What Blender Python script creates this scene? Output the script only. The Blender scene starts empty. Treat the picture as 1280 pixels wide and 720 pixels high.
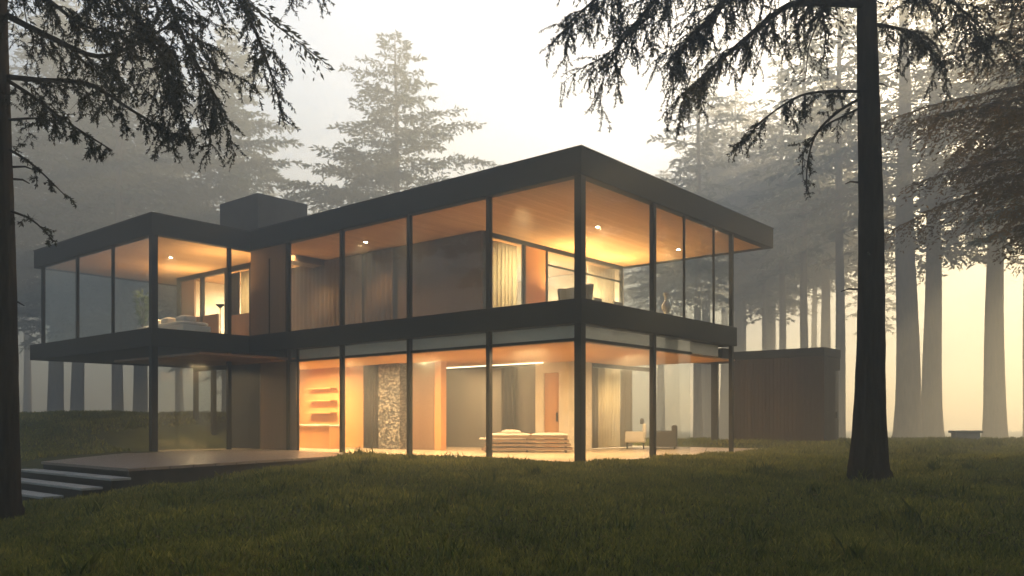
import bpy, bmesh, math, random
import numpy as np
from mathutils import Vector, Matrix

random.seed(7); RNG = np.random.default_rng(7)
scene = bpy.context.scene
C = scene.collection
R = math.radians

# ------------------------------------------------------------------ camera
cam = bpy.data.objects.new('camera', bpy.data.cameras.new('camera'))
C.objects.link(cam); scene.camera = cam
cam.location = (0, 0, 1.0); cam.rotation_euler = (R(90), 0, 0)
cam.data.sensor_width = 36; cam.data.lens = 1045/1280*36
cam.data.shift_y = 165/1280
cam.data.clip_start = .1; cam.data.clip_end = 3000

# ------------------------------------------------------------------ sky, sun, exposure
SUN_AZ, SUN_EL = R(41), R(21.5)          # azimuth measured from +Y towards +X
world = bpy.data.worlds.new('World'); scene.world = world; world.use_nodes = True
wn = world.node_tree; bg = wn.nodes['Background']
sky = wn.nodes.new('ShaderNodeTexSky'); sky.sky_type = 'NISHITA'; sky.sun_disc = False
sky.sun_elevation = SUN_EL; sky.sun_rotation = SUN_AZ
sky.air_density = 1.0; sky.dust_density = 1.8; sky.ozone_density = .3
wn.links.new(sky.outputs[0], bg.inputs[0]); bg.inputs[1].default_value = .15
sun = bpy.data.objects.new('sun', bpy.data.lights.new('sun', 'SUN')); C.objects.link(sun)
sun.data.energy = 5.0; sun.data.color = (1, .73, .4); sun.data.angle = R(.6)
sd = Vector((math.sin(SUN_AZ)*math.cos(SUN_EL), math.cos(SUN_AZ)*math.cos(SUN_EL), math.sin(SUN_EL)))
sun.rotation_euler = sd.to_track_quat('Z', 'Y').to_euler(); sun.location = (60, 90, 60)
scene.view_settings.view_transform = 'Standard'; scene.view_settings.look = 'None'
scene.view_settings.gamma = 1; scene.view_settings.exposure = 1.65
HAZE_DENSITY, HAZE_G = .013, .52

scene.render.engine = 'CYCLES'; cy = scene.cycles
cy.use_denoising = True; cy.use_adaptive_sampling = True; cy.adaptive_threshold = .02
cy.max_bounces = 8; cy.diffuse_bounces = 3; cy.glossy_bounces = 3; cy.transparent_max_bounces = 24
cy.transmission_bounces = 4; cy.volume_bounces = 0; cy.sample_clamp_indirect = 6
cy.caustics_reflective = False; cy.caustics_refractive = False
try: cy.denoising_input_passes = 'RGB_ALBEDO_NORMAL'
except Exception: pass

# ------------------------------------------------------------------ frame of the house (local X,Y -> world)
CX, CY, ROT = 1.635, 20.1, math.atan2(-.644, .765)
EX, EY = (.765, -.644), (.644, .765)
def hw(X, Y, z=0): return (CX+X*EX[0]+Y*EY[0], CY+X*EX[1]+Y*EY[1], z)
def loc(x, y):
    dx, dy = x-CX, y-CY
    return dx*EX[0]+dy*EX[1], dx*EY[0]+dy*EY[1]

# ------------------------------------------------------------------ terrain height
def ss(a, b, v):
    t = np.clip((v-a)/(b-a), 0, 1); return t*t*(3-2*t)
def height(x, y):
    x = np.asarray(x, float); y = np.asarray(y, float)
    X, Y = loc(x, y)
    z = -.68+.56*ss(7, 16.5, y)+.12*ss(15.5, 21, y)
    z = z-.1*np.clip(-x-4.3, 0, 9)*(1-ss(20.5, 25.5, y))*ss(4, 12, y)-.1*ss(-2.5, -5, x)*ss(16.5, 19, y)*(1-ss(21.5, 23.5, y))
    z = z+.16*ss(23, 33, y)*ss(2, 6, x)                      # gentle rise to the brow on the right
    z = z+1.25*ss(-14.6, -19, X)*ss(23, 34, y)*(1-ss(-4, 3, x)) # rising lawn behind the cantilever
    z = z-2.6*ss(34.5, 70, y)-1.2*ss(36, 50, y)*ss(-5, -15, x)
    z = z+.03*np.sin(x*.9+1.3)*np.sin(y*.7)+.02*np.sin(x*2.3+y*1.1)
    inside = (1-ss(-.2, .8, X))*(1-ss(12, 13, Y))*ss(-14.9, -14.2, X)*ss(-.9, -.25, Y)
    z = np.where(inside > 0, z*(1-inside)+np.minimum(z, -.12)*inside, z)
    xe = -5.45-.235*(Y+8.35)
    dk = ss(-13.5, -12.5, X)*(1-ss(-.5, -.05, X-xe))*ss(-8.9, -8.3, Y)*(1-ss(0, .6, Y))
    z = z*(1-dk)+np.minimum(z, -.5)*dk
    st = (1-ss(-6.0, -5.4, X))*ss(-13, -12, X)*ss(-10.5, -9.95, Y)*(1-ss(-8.4, -8.2, Y))
    z = z*(1-st)+np.minimum(z, -.78)*st
    return z
def gz(x, y): return float(height(x, y))

# ------------------------------------------------------------------ materials
MATS = {}
def new_mat(name):
    m = bpy.data.materials.new(name); m.use_nodes = True; MATS[name] = m
    nt = m.node_tree; p = nt.nodes['Principled BSDF']
    return m, nt, p
def N(nt, t, **kw):
    n = nt.nodes.new(t)
    for k, v in kw.items(): setattr(n, k, v)
    return n
def setp(p, col=None, rough=None, spec=None, metal=None):
    if col: p.inputs['Base Color'].default_value = (*col, 1)
    if rough is not None: p.inputs['Roughness'].default_value = rough
    if spec is not None: p.inputs['Specular IOR Level'].default_value = spec
    if metal is not None: p.inputs['Metallic'].default_value = metal
def varied(name, c1, c2, scale=4, rough=.6, spec=.2, stretch=(1, 1, 1), bump=0, detail=5, metal=0, ramp=(.35, .65)):
    m, nt, p = new_mat(name); setp(p, c1, rough, spec, metal)
    tc = N(nt, 'ShaderNodeTexCoord'); mp = N(nt, 'ShaderNodeMapping'); mp.inputs['Scale'].default_value = stretch
    no = N(nt, 'ShaderNodeTexNoise'); no.inputs['Scale'].default_value = scale; no.inputs['Detail'].default_value = detail
    cr = N(nt, 'ShaderNodeValToRGB'); e = cr.color_ramp.elements
    e[0].position, e[1].position = ramp; e[0].color = (*c1, 1); e[1].color = (*c2, 1)
    nt.links.new(tc.outputs['Object'], mp.inputs[0]); nt.links.new(mp.outputs[0], no.inputs[0])
    nt.links.new(no.outputs[0], cr.inputs[0]); nt.links.new(cr.outputs[0], p.inputs['Base Color'])
    if bump:
        b = N(nt, 'ShaderNodeBump'); b.inputs['Strength'].default_value = bump; b.inputs['Distance'].default_value = .02
        nt.links.new(no.outputs[0], b.inputs['Height']); nt.links.new(b.outputs[0], p.inputs['Normal'])
    return m
def boards(name, c1, c2, axis=0, width=.14, rough=.5, gap=.35, spec=.35, grain=(1, 1, 1), bump=.4):
    """boards side by side along 'axis' with per-board tone, dark joints and grain"""
    m, nt, p = new_mat(name); setp(p, c1, rough, spec)
    L = nt.links.new
    tc = N(nt, 'ShaderNodeTexCoord'); sp = N(nt, 'ShaderNodeSeparateXYZ'); L(tc.outputs['Object'], sp.inputs[0])
    dv = N(nt, 'ShaderNodeMath', operation='DIVIDE'); L(sp.outputs[axis], dv.inputs[0]); dv.inputs[1].default_value = width
    fl = N(nt, 'ShaderNodeMath', operation='FLOOR'); L(dv.outputs[0], fl.inputs[0])
    fr = N(nt, 'ShaderNodeMath', operation='FRACT'); L(dv.outputs[0], fr.inputs[0])
    wn_ = N(nt, 'ShaderNodeTexWhiteNoise', noise_dimensions='1D'); L(fl.outputs[0], wn_.inputs['W'])
    mp = N(nt, 'ShaderNodeMapping'); mp.inputs['Scale'].default_value = grain; L(tc.outputs['Object'], mp.inputs[0])
    no = N(nt, 'ShaderNodeTexNoise'); no.inputs['Scale'].default_value = 5; no.inputs['Detail'].default_value = 6; L(mp.outputs[0], no.inputs[0])
    ad = N(nt, 'ShaderNodeMath', operation='MULTIPLY_ADD'); L(wn_.outputs[0], ad.inputs[0]); ad.inputs[1].default_value = .6
    sb = N(nt, 'ShaderNodeMath', operation='MULTIPLY'); L(no.outputs[0], sb.inputs[0]); sb.inputs[1].default_value = .5
    L(sb.outputs[0], ad.inputs[2])
    mx = N(nt, 'ShaderNodeMix', data_type='RGBA'); L(ad.outputs[0], mx.inputs[0])
    mx.inputs[6].default_value = (*c1, 1); mx.inputs[7].default_value = (*c2, 1)
    lt = N(nt, 'ShaderNodeMath', operation='LESS_THAN'); L(fr.outputs[0], lt.inputs[0]); lt.inputs[1].default_value = .008/width
    ml = N(nt, 'ShaderNodeMath', operation='MULTIPLY'); L(lt.outputs[0], ml.inputs[0]); ml.inputs[1].default_value = gap*2
    mx2 = N(nt, 'ShaderNodeMix', data_type='RGBA'); L(ml.outputs[0], mx2.inputs[0]); L(mx.outputs[2], mx2.inputs[6])
    mx2.inputs[7].default_value = (c1[0]*.2, c1[1]*.2, c1[2]*.2, 1)
    L(mx2.outputs[2], p.inputs['Base Color'])
    b = N(nt, 'ShaderNodeBump'); b.inputs['Strength'].default_value = bump; b.inputs['Distance'].default_value = .01
    iv = N(nt, 'ShaderNodeMath', operation='SUBTRACT'); iv.inputs[0].default_value = 1; L(lt.outputs[0], iv.inputs[1])
    L(iv.outputs[0], b.inputs['Height']); L(b.outputs[0], p.inputs['Normal'])
    return m
def glass_mat():
    m, nt, p = new_mat('glass'); nt.nodes.remove(p)
    out = nt.nodes['Material Output']; L = nt.links.new
    tr = N(nt, 'ShaderNodeBsdfTransparent'); tr.inputs[0].default_value = (.95, .965, .955, 1)
    gl = N(nt, 'ShaderNodeBsdfGlossy'); gl.inputs['Roughness'].default_value = .0
    tc = N(nt, 'ShaderNodeTexCoord'); no = N(nt, 'ShaderNodeTexNoise'); no.inputs['Scale'].default_value = .5
    bp = N(nt, 'ShaderNodeBump'); bp.inputs['Strength'].default_value = .02; L(tc.outputs['Object'], no.inputs[0])
    L(no.outputs[0], bp.inputs['Height']); L(bp.outputs[0], gl.inputs['Normal'])
    lw = N(nt, 'ShaderNodeLayerWeight'); lw.inputs[0].default_value = .5
    pw = N(nt, 'ShaderNodeMath', operation='POWER'); L(lw.outputs['Facing'], pw.inputs[0]); pw.inputs[1].default_value = 4
    ma = N(nt, 'ShaderNodeMath', operation='MULTIPLY_ADD'); L(pw.outputs[0], ma.inputs[0])
    ma.inputs[1].default_value = .7; ma.inputs[2].default_value = .035
    mx = N(nt, 'ShaderNodeMixShader'); L(ma.outputs[0], mx.inputs[0]); L(tr.outputs[0], mx.inputs[1]); L(gl.outputs[0], mx.inputs[2])
    df = N(nt, 'ShaderNodeBsdfDiffuse'); df.inputs[0].default_value = (.8, .82, .82, 1)      # pale sheen of the panes, painted in as weak white
    n2 = N(nt, 'ShaderNodeTexNoise'); n2.inputs['Scale'].default_value = .9; n2.inputs['Detail'].default_value = 4; L(tc.outputs['Object'], n2.inputs[0])
    m2 = N(nt, 'ShaderNodeMath', operation='MULTIPLY'); L(n2.outputs[0], m2.inputs[0]); m2.inputs[1].default_value = .07
    mf_ = N(nt, 'ShaderNodeMixShader'); L(m2.outputs[0], mf_.inputs[0]); L(mx.outputs[0], mf_.inputs[1]); L(df.outputs[0], mf_.inputs[2])
    L(mf_.outputs[0], out.inputs[0]); return m
def cloth(name, col, trans=.5, scale=9, fold=(6, 6, .2)):
    m, nt, p = new_mat(name); nt.nodes.remove(p); out = nt.nodes['Material Output']; L = nt.links.new
    d = N(nt, 'ShaderNodeBsdfDiffuse'); t = N(nt, 'ShaderNodeBsdfTranslucent')
    tc = N(nt, 'ShaderNodeTexCoord'); mp = N(nt, 'ShaderNodeMapping'); mp.inputs['Scale'].default_value = fold
    no = N(nt, 'ShaderNodeTexNoise'); no.inputs['Scale'].default_value = scale
    mx = N(nt, 'ShaderNodeMix', data_type='RGBA'); mx.inputs[6].default_value = (*[c*.7 for c in col], 1); mx.inputs[7].default_value = (*col, 1)
    L(tc.outputs['Object'], mp.inputs[0]); L(mp.outputs[0], no.inputs[0]); L(no.outputs[0], mx.inputs[0])
    L(mx.outputs[2], d.inputs[0]); L(mx.outputs[2], t.inputs[0])
    ms = N(nt, 'ShaderNodeMixShader'); ms.inputs[0].default_value = trans
    L(d.outputs[0], ms.inputs[1]); L(t.outputs[0], ms.inputs[2]); L(ms.outputs[0], out.inputs[0]); return m
def leaf_mat(name, c1, c2, trans=.35):
    m, nt, p = new_mat(name); nt.nodes.remove(p); out = nt.nodes['Material Output']; L = nt.links.new
    d = N(nt, 'ShaderNodeBsdfDiffuse'); t = N(nt, 'ShaderNodeBsdfTranslucent')
    tc = N(nt, 'ShaderNodeTexCoord'); no = N(nt, 'ShaderNodeTexNoise'); no.inputs['Scale'].default_value = 1.3; no.inputs['Detail'].default_value = 6
    cr = N(nt, 'ShaderNodeValToRGB'); e = cr.color_ramp.elements
    e[0].position, e[1].position = .38, .62; e[0].color = (*c1, 1); e[1].color = (*c2, 1)
    L(tc.outputs['Object'], no.inputs[0]); L(no.outputs[0], cr.inputs[0]); L(cr.outputs[0], d.inputs[0]); L(cr.outputs[0], t.inputs[0])
    ms = N(nt, 'ShaderNodeMixShader'); ms.inputs[0].default_value = trans
    L(d.outputs[0], ms.inputs[1]); L(t.outputs[0], ms.inputs[2]); L(ms.outputs[0], out.inputs[0]); return m
def emit(name, col, s):
    m, nt, p = new_mat(name); setp(p, (0.8, .8, .8), .5)
    p.inputs['Emission Color'].default_value = (*col, 1); p.inputs['Emission Strength'].default_value = s; return m

black = varied('black_metal', (.005, .006, .0065), (.009, .010, .011), 2.5, .6, .08, (1, 1, 1), .02)
steel = varied('dark_steel', (.006, .0055, .005), (.011, .01, .009), 6, .5, .12)
roofm = varied('roof_membrane', (.03, .033, .034), (.05, .052, .052), 1.2, .8, .2)
ceil_w = boards('ceiling_boards', (.45, .25, .1), (.62, .38, .18), 0, .19, .75, .3, .15, (14, .5, 1), .25)
ceil_l = boards('ceiling_boards_lower', (.45, .25, .1), (.62, .38, .18), 1, .16, .75, .3, .15, (.5, 14, 1), .25)
dark_w = boards('dark_wall_boards', (.05, .025, .013), (.085, .043, .022), 0, .3, .65, .3, .3, (9, 9, .5), .3)
mid_w = boards('brown_wall_boards', (.15, .082, .042), (.23, .13, .07), 0, .22, .5, .3, .3, (9, 9, .5), .3)
oran_w = boards('orange_wall_boards', (.48, .22, .075), (.62, .31, .11), 0, .35, .45, .2, .35, (7, 7, .4), .2)
shed_w = boards('shed_cladding', (.024, .016, .011), (.075, .048, .031), 0, .24, .75, .5, .1, (8, 8, .4), .5)
shed_y = boards('shed_cladding_side', (.024, .017, .011), (.05, .035, .024), 1, .13, .75, .45, .1, (8, 8, .4), .5)
floor_m = boards('pale_floor', (.42, .33, .22), (.55, .44, .31), 0, .6, .3, .3, .45, (2, .5, 1), .1)
deck_m = boards('deck_boards', (.16, .125, .105), (.24, .19, .16), 0, .15, .3, .45, .5, (10, .4, 1), .35)
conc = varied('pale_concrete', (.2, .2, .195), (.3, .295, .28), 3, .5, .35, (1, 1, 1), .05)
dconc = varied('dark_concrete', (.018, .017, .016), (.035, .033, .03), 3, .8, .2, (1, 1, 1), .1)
chim_m = varied('chimney_render', (.03, .033, .035), (.05, .054, .056), 2, .85, .2, (1, 1, 1), .08)
stone = varied('wall_stone', (.04, .036, .032), (.34, .3, .25), 9, .7, .3, (1, 1, 1.8), .6, 8, 0, (.46, .66))
plaster = varied('cream_plaster', (.68, .58, .42), (.76, .67, .52), 2, .7, .2)
white = varied('white_paint', (.72, .7, .66), (.82, .8, .76), 2, .5, .3)
darkp = varied('charcoal_panel', (.015, .014, .013), (.028, .025, .022), 1.5, .5, .3)
greyp = varied('grey_sliding_panel', (.15, .135, .115), (.2, .18, .155), 1.2, .45, .35, (1, 1, .3))
reflect_band = varied('transom_reflection', (.62, .54, .46), (.74, .66, .57), .8, .4, .4, (.4, .4, 3))  # pale tone stands in for light reflected in the strip over the transom
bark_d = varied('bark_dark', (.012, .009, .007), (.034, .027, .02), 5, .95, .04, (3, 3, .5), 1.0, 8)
bark = varied('bark', (.1, .07, .048), (.22, .16, .115), 5, .95, .1, (3, 3, .4), 1.0, 8)  # lightened so the colour carries the mist paleness of far trunks
soil = varied('lawn_soil', (.03, .036, .012), (.06, .065, .022), 1.2, .95, .1, (1, 1, 1), .5, 8)
sofa_m = varied('grey_upholstery', (.05, .046, .042), (.08, .075, .068), 30, .9, .1, (1, 1, 1), .1)
cream_m = varied('cream_upholstery', (.6, .55, .47), (.7, .65, .56), 30, .9, .1, (1, 1, 1), .1)
bench_w = varied('bench_timber', (.14, .085, .05), (.24, .15, .09), 4, .5, .3, (1, 8, 8), .1)
glass = glass_mat()
cur_b = cloth('brown_curtain_cloth', (.3, .2, .13), .3)
cur_d = cloth('dark_curtain_cloth', (.09, .075, .065), .2)
cur_w = cloth('cream_curtain_cloth', (.86, .78, .6), .5)
cur_g = cloth('grey_curtain_cloth', (.3, .26, .2), .35)
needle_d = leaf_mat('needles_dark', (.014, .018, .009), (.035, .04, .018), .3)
needle = leaf_mat('needles', (.06, .08, .055), (.12, .145, .095), .4)  # foliage colour lightened to paint part of the mist onto far crowns
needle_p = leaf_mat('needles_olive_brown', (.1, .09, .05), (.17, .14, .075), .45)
needle_w = leaf_mat('needles_brownish', (.1, .068, .024), (.25, .15, .05), .45)
plant_m = leaf_mat('pot_plant_leaf', (.14, .2, .08), (.3, .38, .2), .4)
lamp_e = emit('downlight_glow', (1, .8, .5), 60)
led_e = emit('cove_led', (1, .78, .5), 1.3)
def grass_mat():
    m, nt, p = new_mat('grass_blade'); nt.nodes.remove(p); out = nt.nodes['Material Output']; L = nt.links.new
    d = N(nt, 'ShaderNodeBsdfDiffuse'); t = N(nt, 'ShaderNodeBsdfTranslucent')
    at = N(nt, 'ShaderNodeAttribute', attribute_name='tone')
    cr = N(nt, 'ShaderNodeValToRGB'); e = cr.color_ramp.elements
    e[0].color = (.05, .075, .016, 1); e[1].color = (.42, .35, .075, 1); e.new(.55).color = (.21, .205, .045, 1)
    L(at.outputs['Fac'], cr.inputs[0]); L(cr.outputs[0], d.inputs[0]); L(cr.outputs[0], t.inputs[0])
    ms = N(nt, 'ShaderNodeMixShader'); ms.inputs[0].default_value = .35
    L(d.outputs[0], ms.inputs[1]); L(t.outputs[0], ms.inputs[2]); L(ms.outputs[0], out.inputs[0]); return m
grass_m = grass_mat()

# ------------------------------------------------------------------ object helpers
def tag(o, label=None, cat=None, group=None, kind=None):
    if label: o['label'] = label
    if cat: o['category'] = cat
    if group: o['group'] = group
    if kind: o['kind'] = kind
    return o
def thing(name, label, cat, at=(0, 0, 0), rot=0, group=None):
    o = bpy.data.objects.new(name, None); C.objects.link(o); o.empty_display_size = .3
    o.location = at; o.rotation_euler = (0, 0, rot)
    return tag(o, label, cat, group)
class MB:
    """collects shapes into one mesh"""
    def __init__(s): s.v = []; s.f = []
    def box(s, x0, x1, y0, y1, z0, z1):
        if x1 < x0: x0, x1 = x1, x0
        if y1 < y0: y0, y1 = y1, y0
        if z1 < z0: z0, z1 = z1, z0
        n = len(s.v)
        s.v += [(x0,y0,z0),(x1,y0,z0),(x1,y1,z0),(x0,y1,z0),(x0,y0,z1),(x1,y0,z1),(x1,y1,z1),(x0,y1,z1)]
        s.f += [tuple(n+i for i in q) for q in ((3,2,1,0),(4,5,6,7),(0,1,5,4),(1,2,6,5),(2,3,7,6),(3,0,4,7))]
        return s
    def prism(s, pts, z0, z1):
        n = len(s.v); k = len(pts)
        s.v += [(x, y, z0) for x, y in pts]+[(x, y, z1) for x, y in pts]
        s.f.append(tuple(n+i for i in reversed(range(k)))); s.f.append(tuple(n+k+i for i in range(k)))
        for i in range(k):
            j = (i+1) % k; s.f.append((n+i, n+j, n+k+j, n+k+i))
        return s
    def ring(s, pts, rads, sides=8, cap=True):
        """tube along points"""
        n0 = len(s.v); prev = None
        P = [Vector(p) for p in pts]
        for i, p in enumerate(P):
            d = (P[min(i+1, len(P)-1)]-P[max(i-1, 0)])
            if d.length < 1e-6: d = Vector((0, 0, 1))
            d.normalize()
            if prev is None:
                a = Vector((1, 0, 0)) if abs(d.x) < .8 else Vector((0, 1, 0))
                u = d.cross(a).normalized()
            else:
                u = (prev-d*prev.dot(d)).normalized()
            prev = u; w = d.cross(u)
            for k in range(sides):
                a = 2*math.pi*k/sides
                r = rads[i]
                s.v.append(tuple(p+u*math.cos(a)*r+w*math.sin(a)*r))
        for i in range(len(P)-1):
            for k in range(sides):
                a = n0+i*sides+k; b = n0+i*sides+(k+1) % sides
                s.f.append((a, b, b+sides, a+sides))
        if cap:
            s.f.append(tuple(n0+k for k in reversed(range(sides)))); e = n0+(len(P)-1)*sides
            s.f.append(tuple(e+k for k in range(sides)))
        return s
    def lathe(s, prof, cx=0, cy=0, sides=20):
        n0 = len(s.v)
        for r, z in prof:
            for k in range(sides):
                a = 2*math.pi*k/sides; s.v.append((cx+r*math.cos(a), cy+r*math.sin(a), z))
        for i in range(len(prof)-1):
            for k in range(sides):
                a = n0+i*sides+k; b = n0+i*sides+(k+1) % sides
                s.f.append((a, b, b+sides, a+sides))
        s.f.append(tuple(n0+k for k in reversed(range(sides)))); e = n0+(len(prof)-1)*sides
        s.f.append(tuple(e+k for k in range(sides))); return s
    def quad(s, a, b, c, d):
        n = len(s.v); s.v += [a, b, c, d]; s.f.append((n, n+1, n+2, n+3)); return s
    def build(s, name, mat, parent=None, smooth=False, bevel=0, **kw):
        me = bpy.data.meshes.new(name); me.from_pydata(s.v, [], s.f); me.update()
        me.materials.append(mat)
        if smooth: me.polygons.foreach_set('use_smooth', [True]*len(me.polygons))
        o = bpy.data.objects.new(name, me); C.objects.link(o); o.parent = parent
        if bevel:
            b = o.modifiers.new('bevel', 'BEVEL'); b.width = bevel; b.segments = 2; b.limit_method = 'ANGLE'
        return tag(o, **kw)
def cushion(x0, x1, y0, y1, z0, z1, sub=5, puff=.04):
    m = MB(); bm = bmesh.new()
    bmesh.ops.create_cube(bm, size=1)
    bmesh.ops.subdivide_edges(bm, edges=bm.edges[:], cuts=sub, use_grid_fill=True)
    for v in bm.verts:
        c = v.co*2; k = (1-c.x**4)*(1-c.y**4); kz = (1-c.z**4)
        rx = 1-.06*abs(c.z)**3-.05*abs(c.y)**6; ry = 1-.06*abs(c.z)**3-.05*abs(c.x)**6
        v.co = Vector(((x0+x1)/2+v.co.x*(x1-x0)*rx, (y0+y1)/2+v.co.y*(y1-y0)*ry, (z0+z1)/2+v.co.z*(z1-z0)+(puff*k if c.z > 0 else 0)))
    bm.verts.ensure_lookup_table()
    m.v = [tuple(v.co) for v in bm.verts]; m.f = [tuple(x.index for x in f.verts) for f in bm.faces]; bm.free()
    return m

# ------------------------------------------------------------------ ground
def axis_pts(a, b, fine, coarse, lo, hi):
    p = [a]
    while p[-1] < b:
        x = p[-1]; p.append(x+(fine if lo < x < hi else coarse))
    return p
gx = axis_pts(-232, 232, .3, 3, -26, 22); gy = axis_pts(-24, 258, .3, 3, 5, 45)
GX, GY = np.meshgrid(gx, gy); GZ = height(GX, GY)
nx, ny = len(gx), len(gy)
gv = np.stack([GX.ravel(), GY.ravel(), GZ.ravel()], 1)
idx = np.arange(nx*ny).reshape(ny, nx)
gf = np.stack([idx[:-1, :-1].ravel(), idx[:-1, 1:].ravel(), idx[1:, 1:].ravel(), idx[1:, :-1].ravel()], 1)
def np_mesh(name, V, Fc, mat, parent=None, smooth=False, tone=None, **kw):
    """numpy verts + faces (all with the same number of corners) -> object"""
    me = bpy.data.meshes.new(name); k = Fc.shape[1]
    me.vertices.add(len(V)); me.vertices.foreach_set('co', np.ascontiguousarray(V, dtype=np.float32).ravel())
    me.loops.add(Fc.size); me.loops.foreach_set('vertex_index', np.ascontiguousarray(Fc, dtype=np.int32).ravel())
    me.polygons.add(len(Fc)); me.polygons.foreach_set('loop_start', np.arange(0, Fc.size, k, dtype=np.int32))
    if smooth: me.polygons.foreach_set('use_smooth', np.ones(len(Fc), dtype=bool))
    if tone is not None:
        a = me.attributes.new('tone', 'FLOAT', 'POINT'); a.data.foreach_set('value', np.ascontiguousarray(tone, dtype=np.float32))
    me.update(calc_edges=True); me.validate(); me.materials.append(mat)
    o = bpy.data.objects.new(name, me); C.objects.link(o); o.parent = parent
    return tag(o, **kw)
np_mesh('lawn_ground', gv, gf, soil, smooth=True, kind='structure')

# ------------------------------------------------------------------ haze
hz = MB().box(-240, 240, -30, 265, -9, 50)
haze = hz.build('haze', soil, kind='stuff'); haze.data.materials.clear()
hm = bpy.data.materials.new('haze_air'); hm.use_nodes = True; hn = hm.node_tree
hn.nodes.remove(hn.nodes['Principled BSDF']); pv = hn.nodes.new('ShaderNodeVolumePrincipled')
pv.inputs['Color'].default_value = (.94, .965, .885, 1); pv.inputs['Density'].default_value = HAZE_DENSITY
pv.inputs['Anisotropy'].default_value = HAZE_G
hn.links.new(pv.outputs[0], hn.nodes['Material Output'].inputs['Volume']); haze.data.materials.append(hm)
haze['label'] = 'pale morning mist filling the air between the trees'; haze['category'] = 'mist'

# ------------------------------------------------------------------ house
SOF, RTOP = 6.87, 7.53            # soffit and roof top
SLT, SLB = 3.92, 3.33             # upper slab top and underside
CEL = 2.96                        # lower ceiling
house = thing('modern_house', 'two storey flat roofed glass house glowing warm inside, with dark roof edges', 'house', (CX, CY, 0), ROT)
def hpart(name, mb, mat, **kw): return mb.build(name, mat, house, **kw)
XW, YW, XE, YE = -14.06, -3.48, -23.3, 11.2
# roof: L shape, with fascia as its own part
e = .12
roof_pts = [(e, -e), (e, YE), (XE, YE), (XE, YW-e), (XW+e, YW-e), (XW+e, -e)]
def inset(pts, d):
    x0, y0 = min(p[0] for p in pts), min(p[1] for p in pts)
    return [(pts[0][0]-d, pts[0][1]+d), (pts[1][0]-d, pts[1][1]-d), (pts[2][0]+d, pts[2][1]-d), (pts[3][0]+d, pts[3][1]+d), (pts[4][0]-d, pts[4][1]+d), (pts[5][0]-d, pts[5][1]+d)]
def band(pts, w, z0, z1):
    """closed rim following the outline, w thick"""
    m = MB(); ins = inset(pts, w); k = len(pts); n = 0
    m.v = [(x, y, z0) for x, y in pts]+[(x, y, z0) for x, y in ins]+[(x, y, z1) for x, y in pts]+[(x, y, z1) for x, y in ins]
    for i in range(k):
        j = (i+1) % k
        m.f += [(i, j, 2*k+j, 2*k+i), (k+j, k+i, 3*k+i, 3*k+j), (2*k+i, 2*k+j, 3*k+j, 3*k+i), (j, i, k+i, k+j)]
    return m
roof = hpart('roof', MB().prism(inset(roof_pts, .3), SOF+.05, RTOP-.08), roofm)
band(roof_pts, .28, SOF+.0, RTOP).build('fascia', black, roof, bevel=.015)
band([(x+(.015 if x > XW+.1 or i_ in (0, 1) else -.015), y+(.015 if i_ in (1, 2) else -.015)) for i_, (x, y) in enumerate(roof_pts)], .2, RTOP+.002, RTOP+.03).build('flashing', steel, roof)
MB().prism(inset(roof_pts, .285), SOF+.02, SOF+.045).build('soffit', ceil_w, roof)
# chimney
ch = MB().box(-16.9, -14.4, .5, 2.65, RTOP-.07, 9.1).build('chimney', chim_m, roof, bevel=.03)
MB().box(-16.75, -14.55, .65, 2.5, 9.1, 9.13).build('chimney_cap', dconc, ch)
# upper floor slab, L shape, deep black edge
sl = .13
YS = 8.35
slab_pts = [(sl, -sl), (sl, YS), (XE-.35, YS), (XE-.35, YW-sl), (XW+sl, YW-sl), (XW+sl, -sl)]
slab = hpart('floor_slab', MB().prism(inset(slab_pts, .3), SLB+.03, SLT-.03), dconc)
band(slab_pts, .29, SLB, SLT).build('slab_edge', black, slab, bevel=.012)
MB().prism(inset(slab_pts, .3), SLT-.028, SLT-.008).build('floor_finish', floor_m, slab)
# ground floor slab and its pale finish
gpts = [(.35, -.35), (.35, 11.6), (-17.5, 11.6), (-17.5, YW-.3), (XW+.3, YW-.3), (XW+.3, -.35)]
gslab = hpart('ground_slab', MB().prism(gpts, -.45, -.03), dconc)
MB().prism(inset(gpts, .03), -.028, 0).build('floor_finish', floor_m, gslab)

# columns and mullions
def col(X, Y, w, z0, z1, name='column', mat=steel):
    return hpart(name, MB().box(X-w/2, X+w/2, Y-w/2, Y+w/2, z0, z1), mat, bevel=.006)
fr = [0, -2.92, -5.97, -9.01, -11.81]
for i, X in enumerate(fr):
    w = .2 if i == 0 else .125
    col(X, 0, w, SLT+.002, SOF-.002)
    col(X, -.0, w, -.2, SLB-.002)
for Y, w in ((3.4, .14), (8.2, .12)):
    col(0, Y, w, SLT+.002, SOF-.002); col(0, Y, w, -.3, SLB-.002)
for Y in (5.14, 6.99): col(0, Y, .06, SLT+.002, SOF-.002, 'mullion')
for X, Y, w in ((XW, YW, .2), (XW, -.83, .12), (-16.85, YW, .09), (-19.65, YW, .1), (-22.7, YW, .12)):
    col(X, Y, w, SLT+.002, SOF-.002, 'column' if w > .1 else 'mullion')
col(XW, YW, .2, -.4, SLB-.002); col(XW, -.83, .13, 0, SLB-.002)
col(-11.3, .0, .07, 0.004, SLB-.002, 'mullion')
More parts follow.
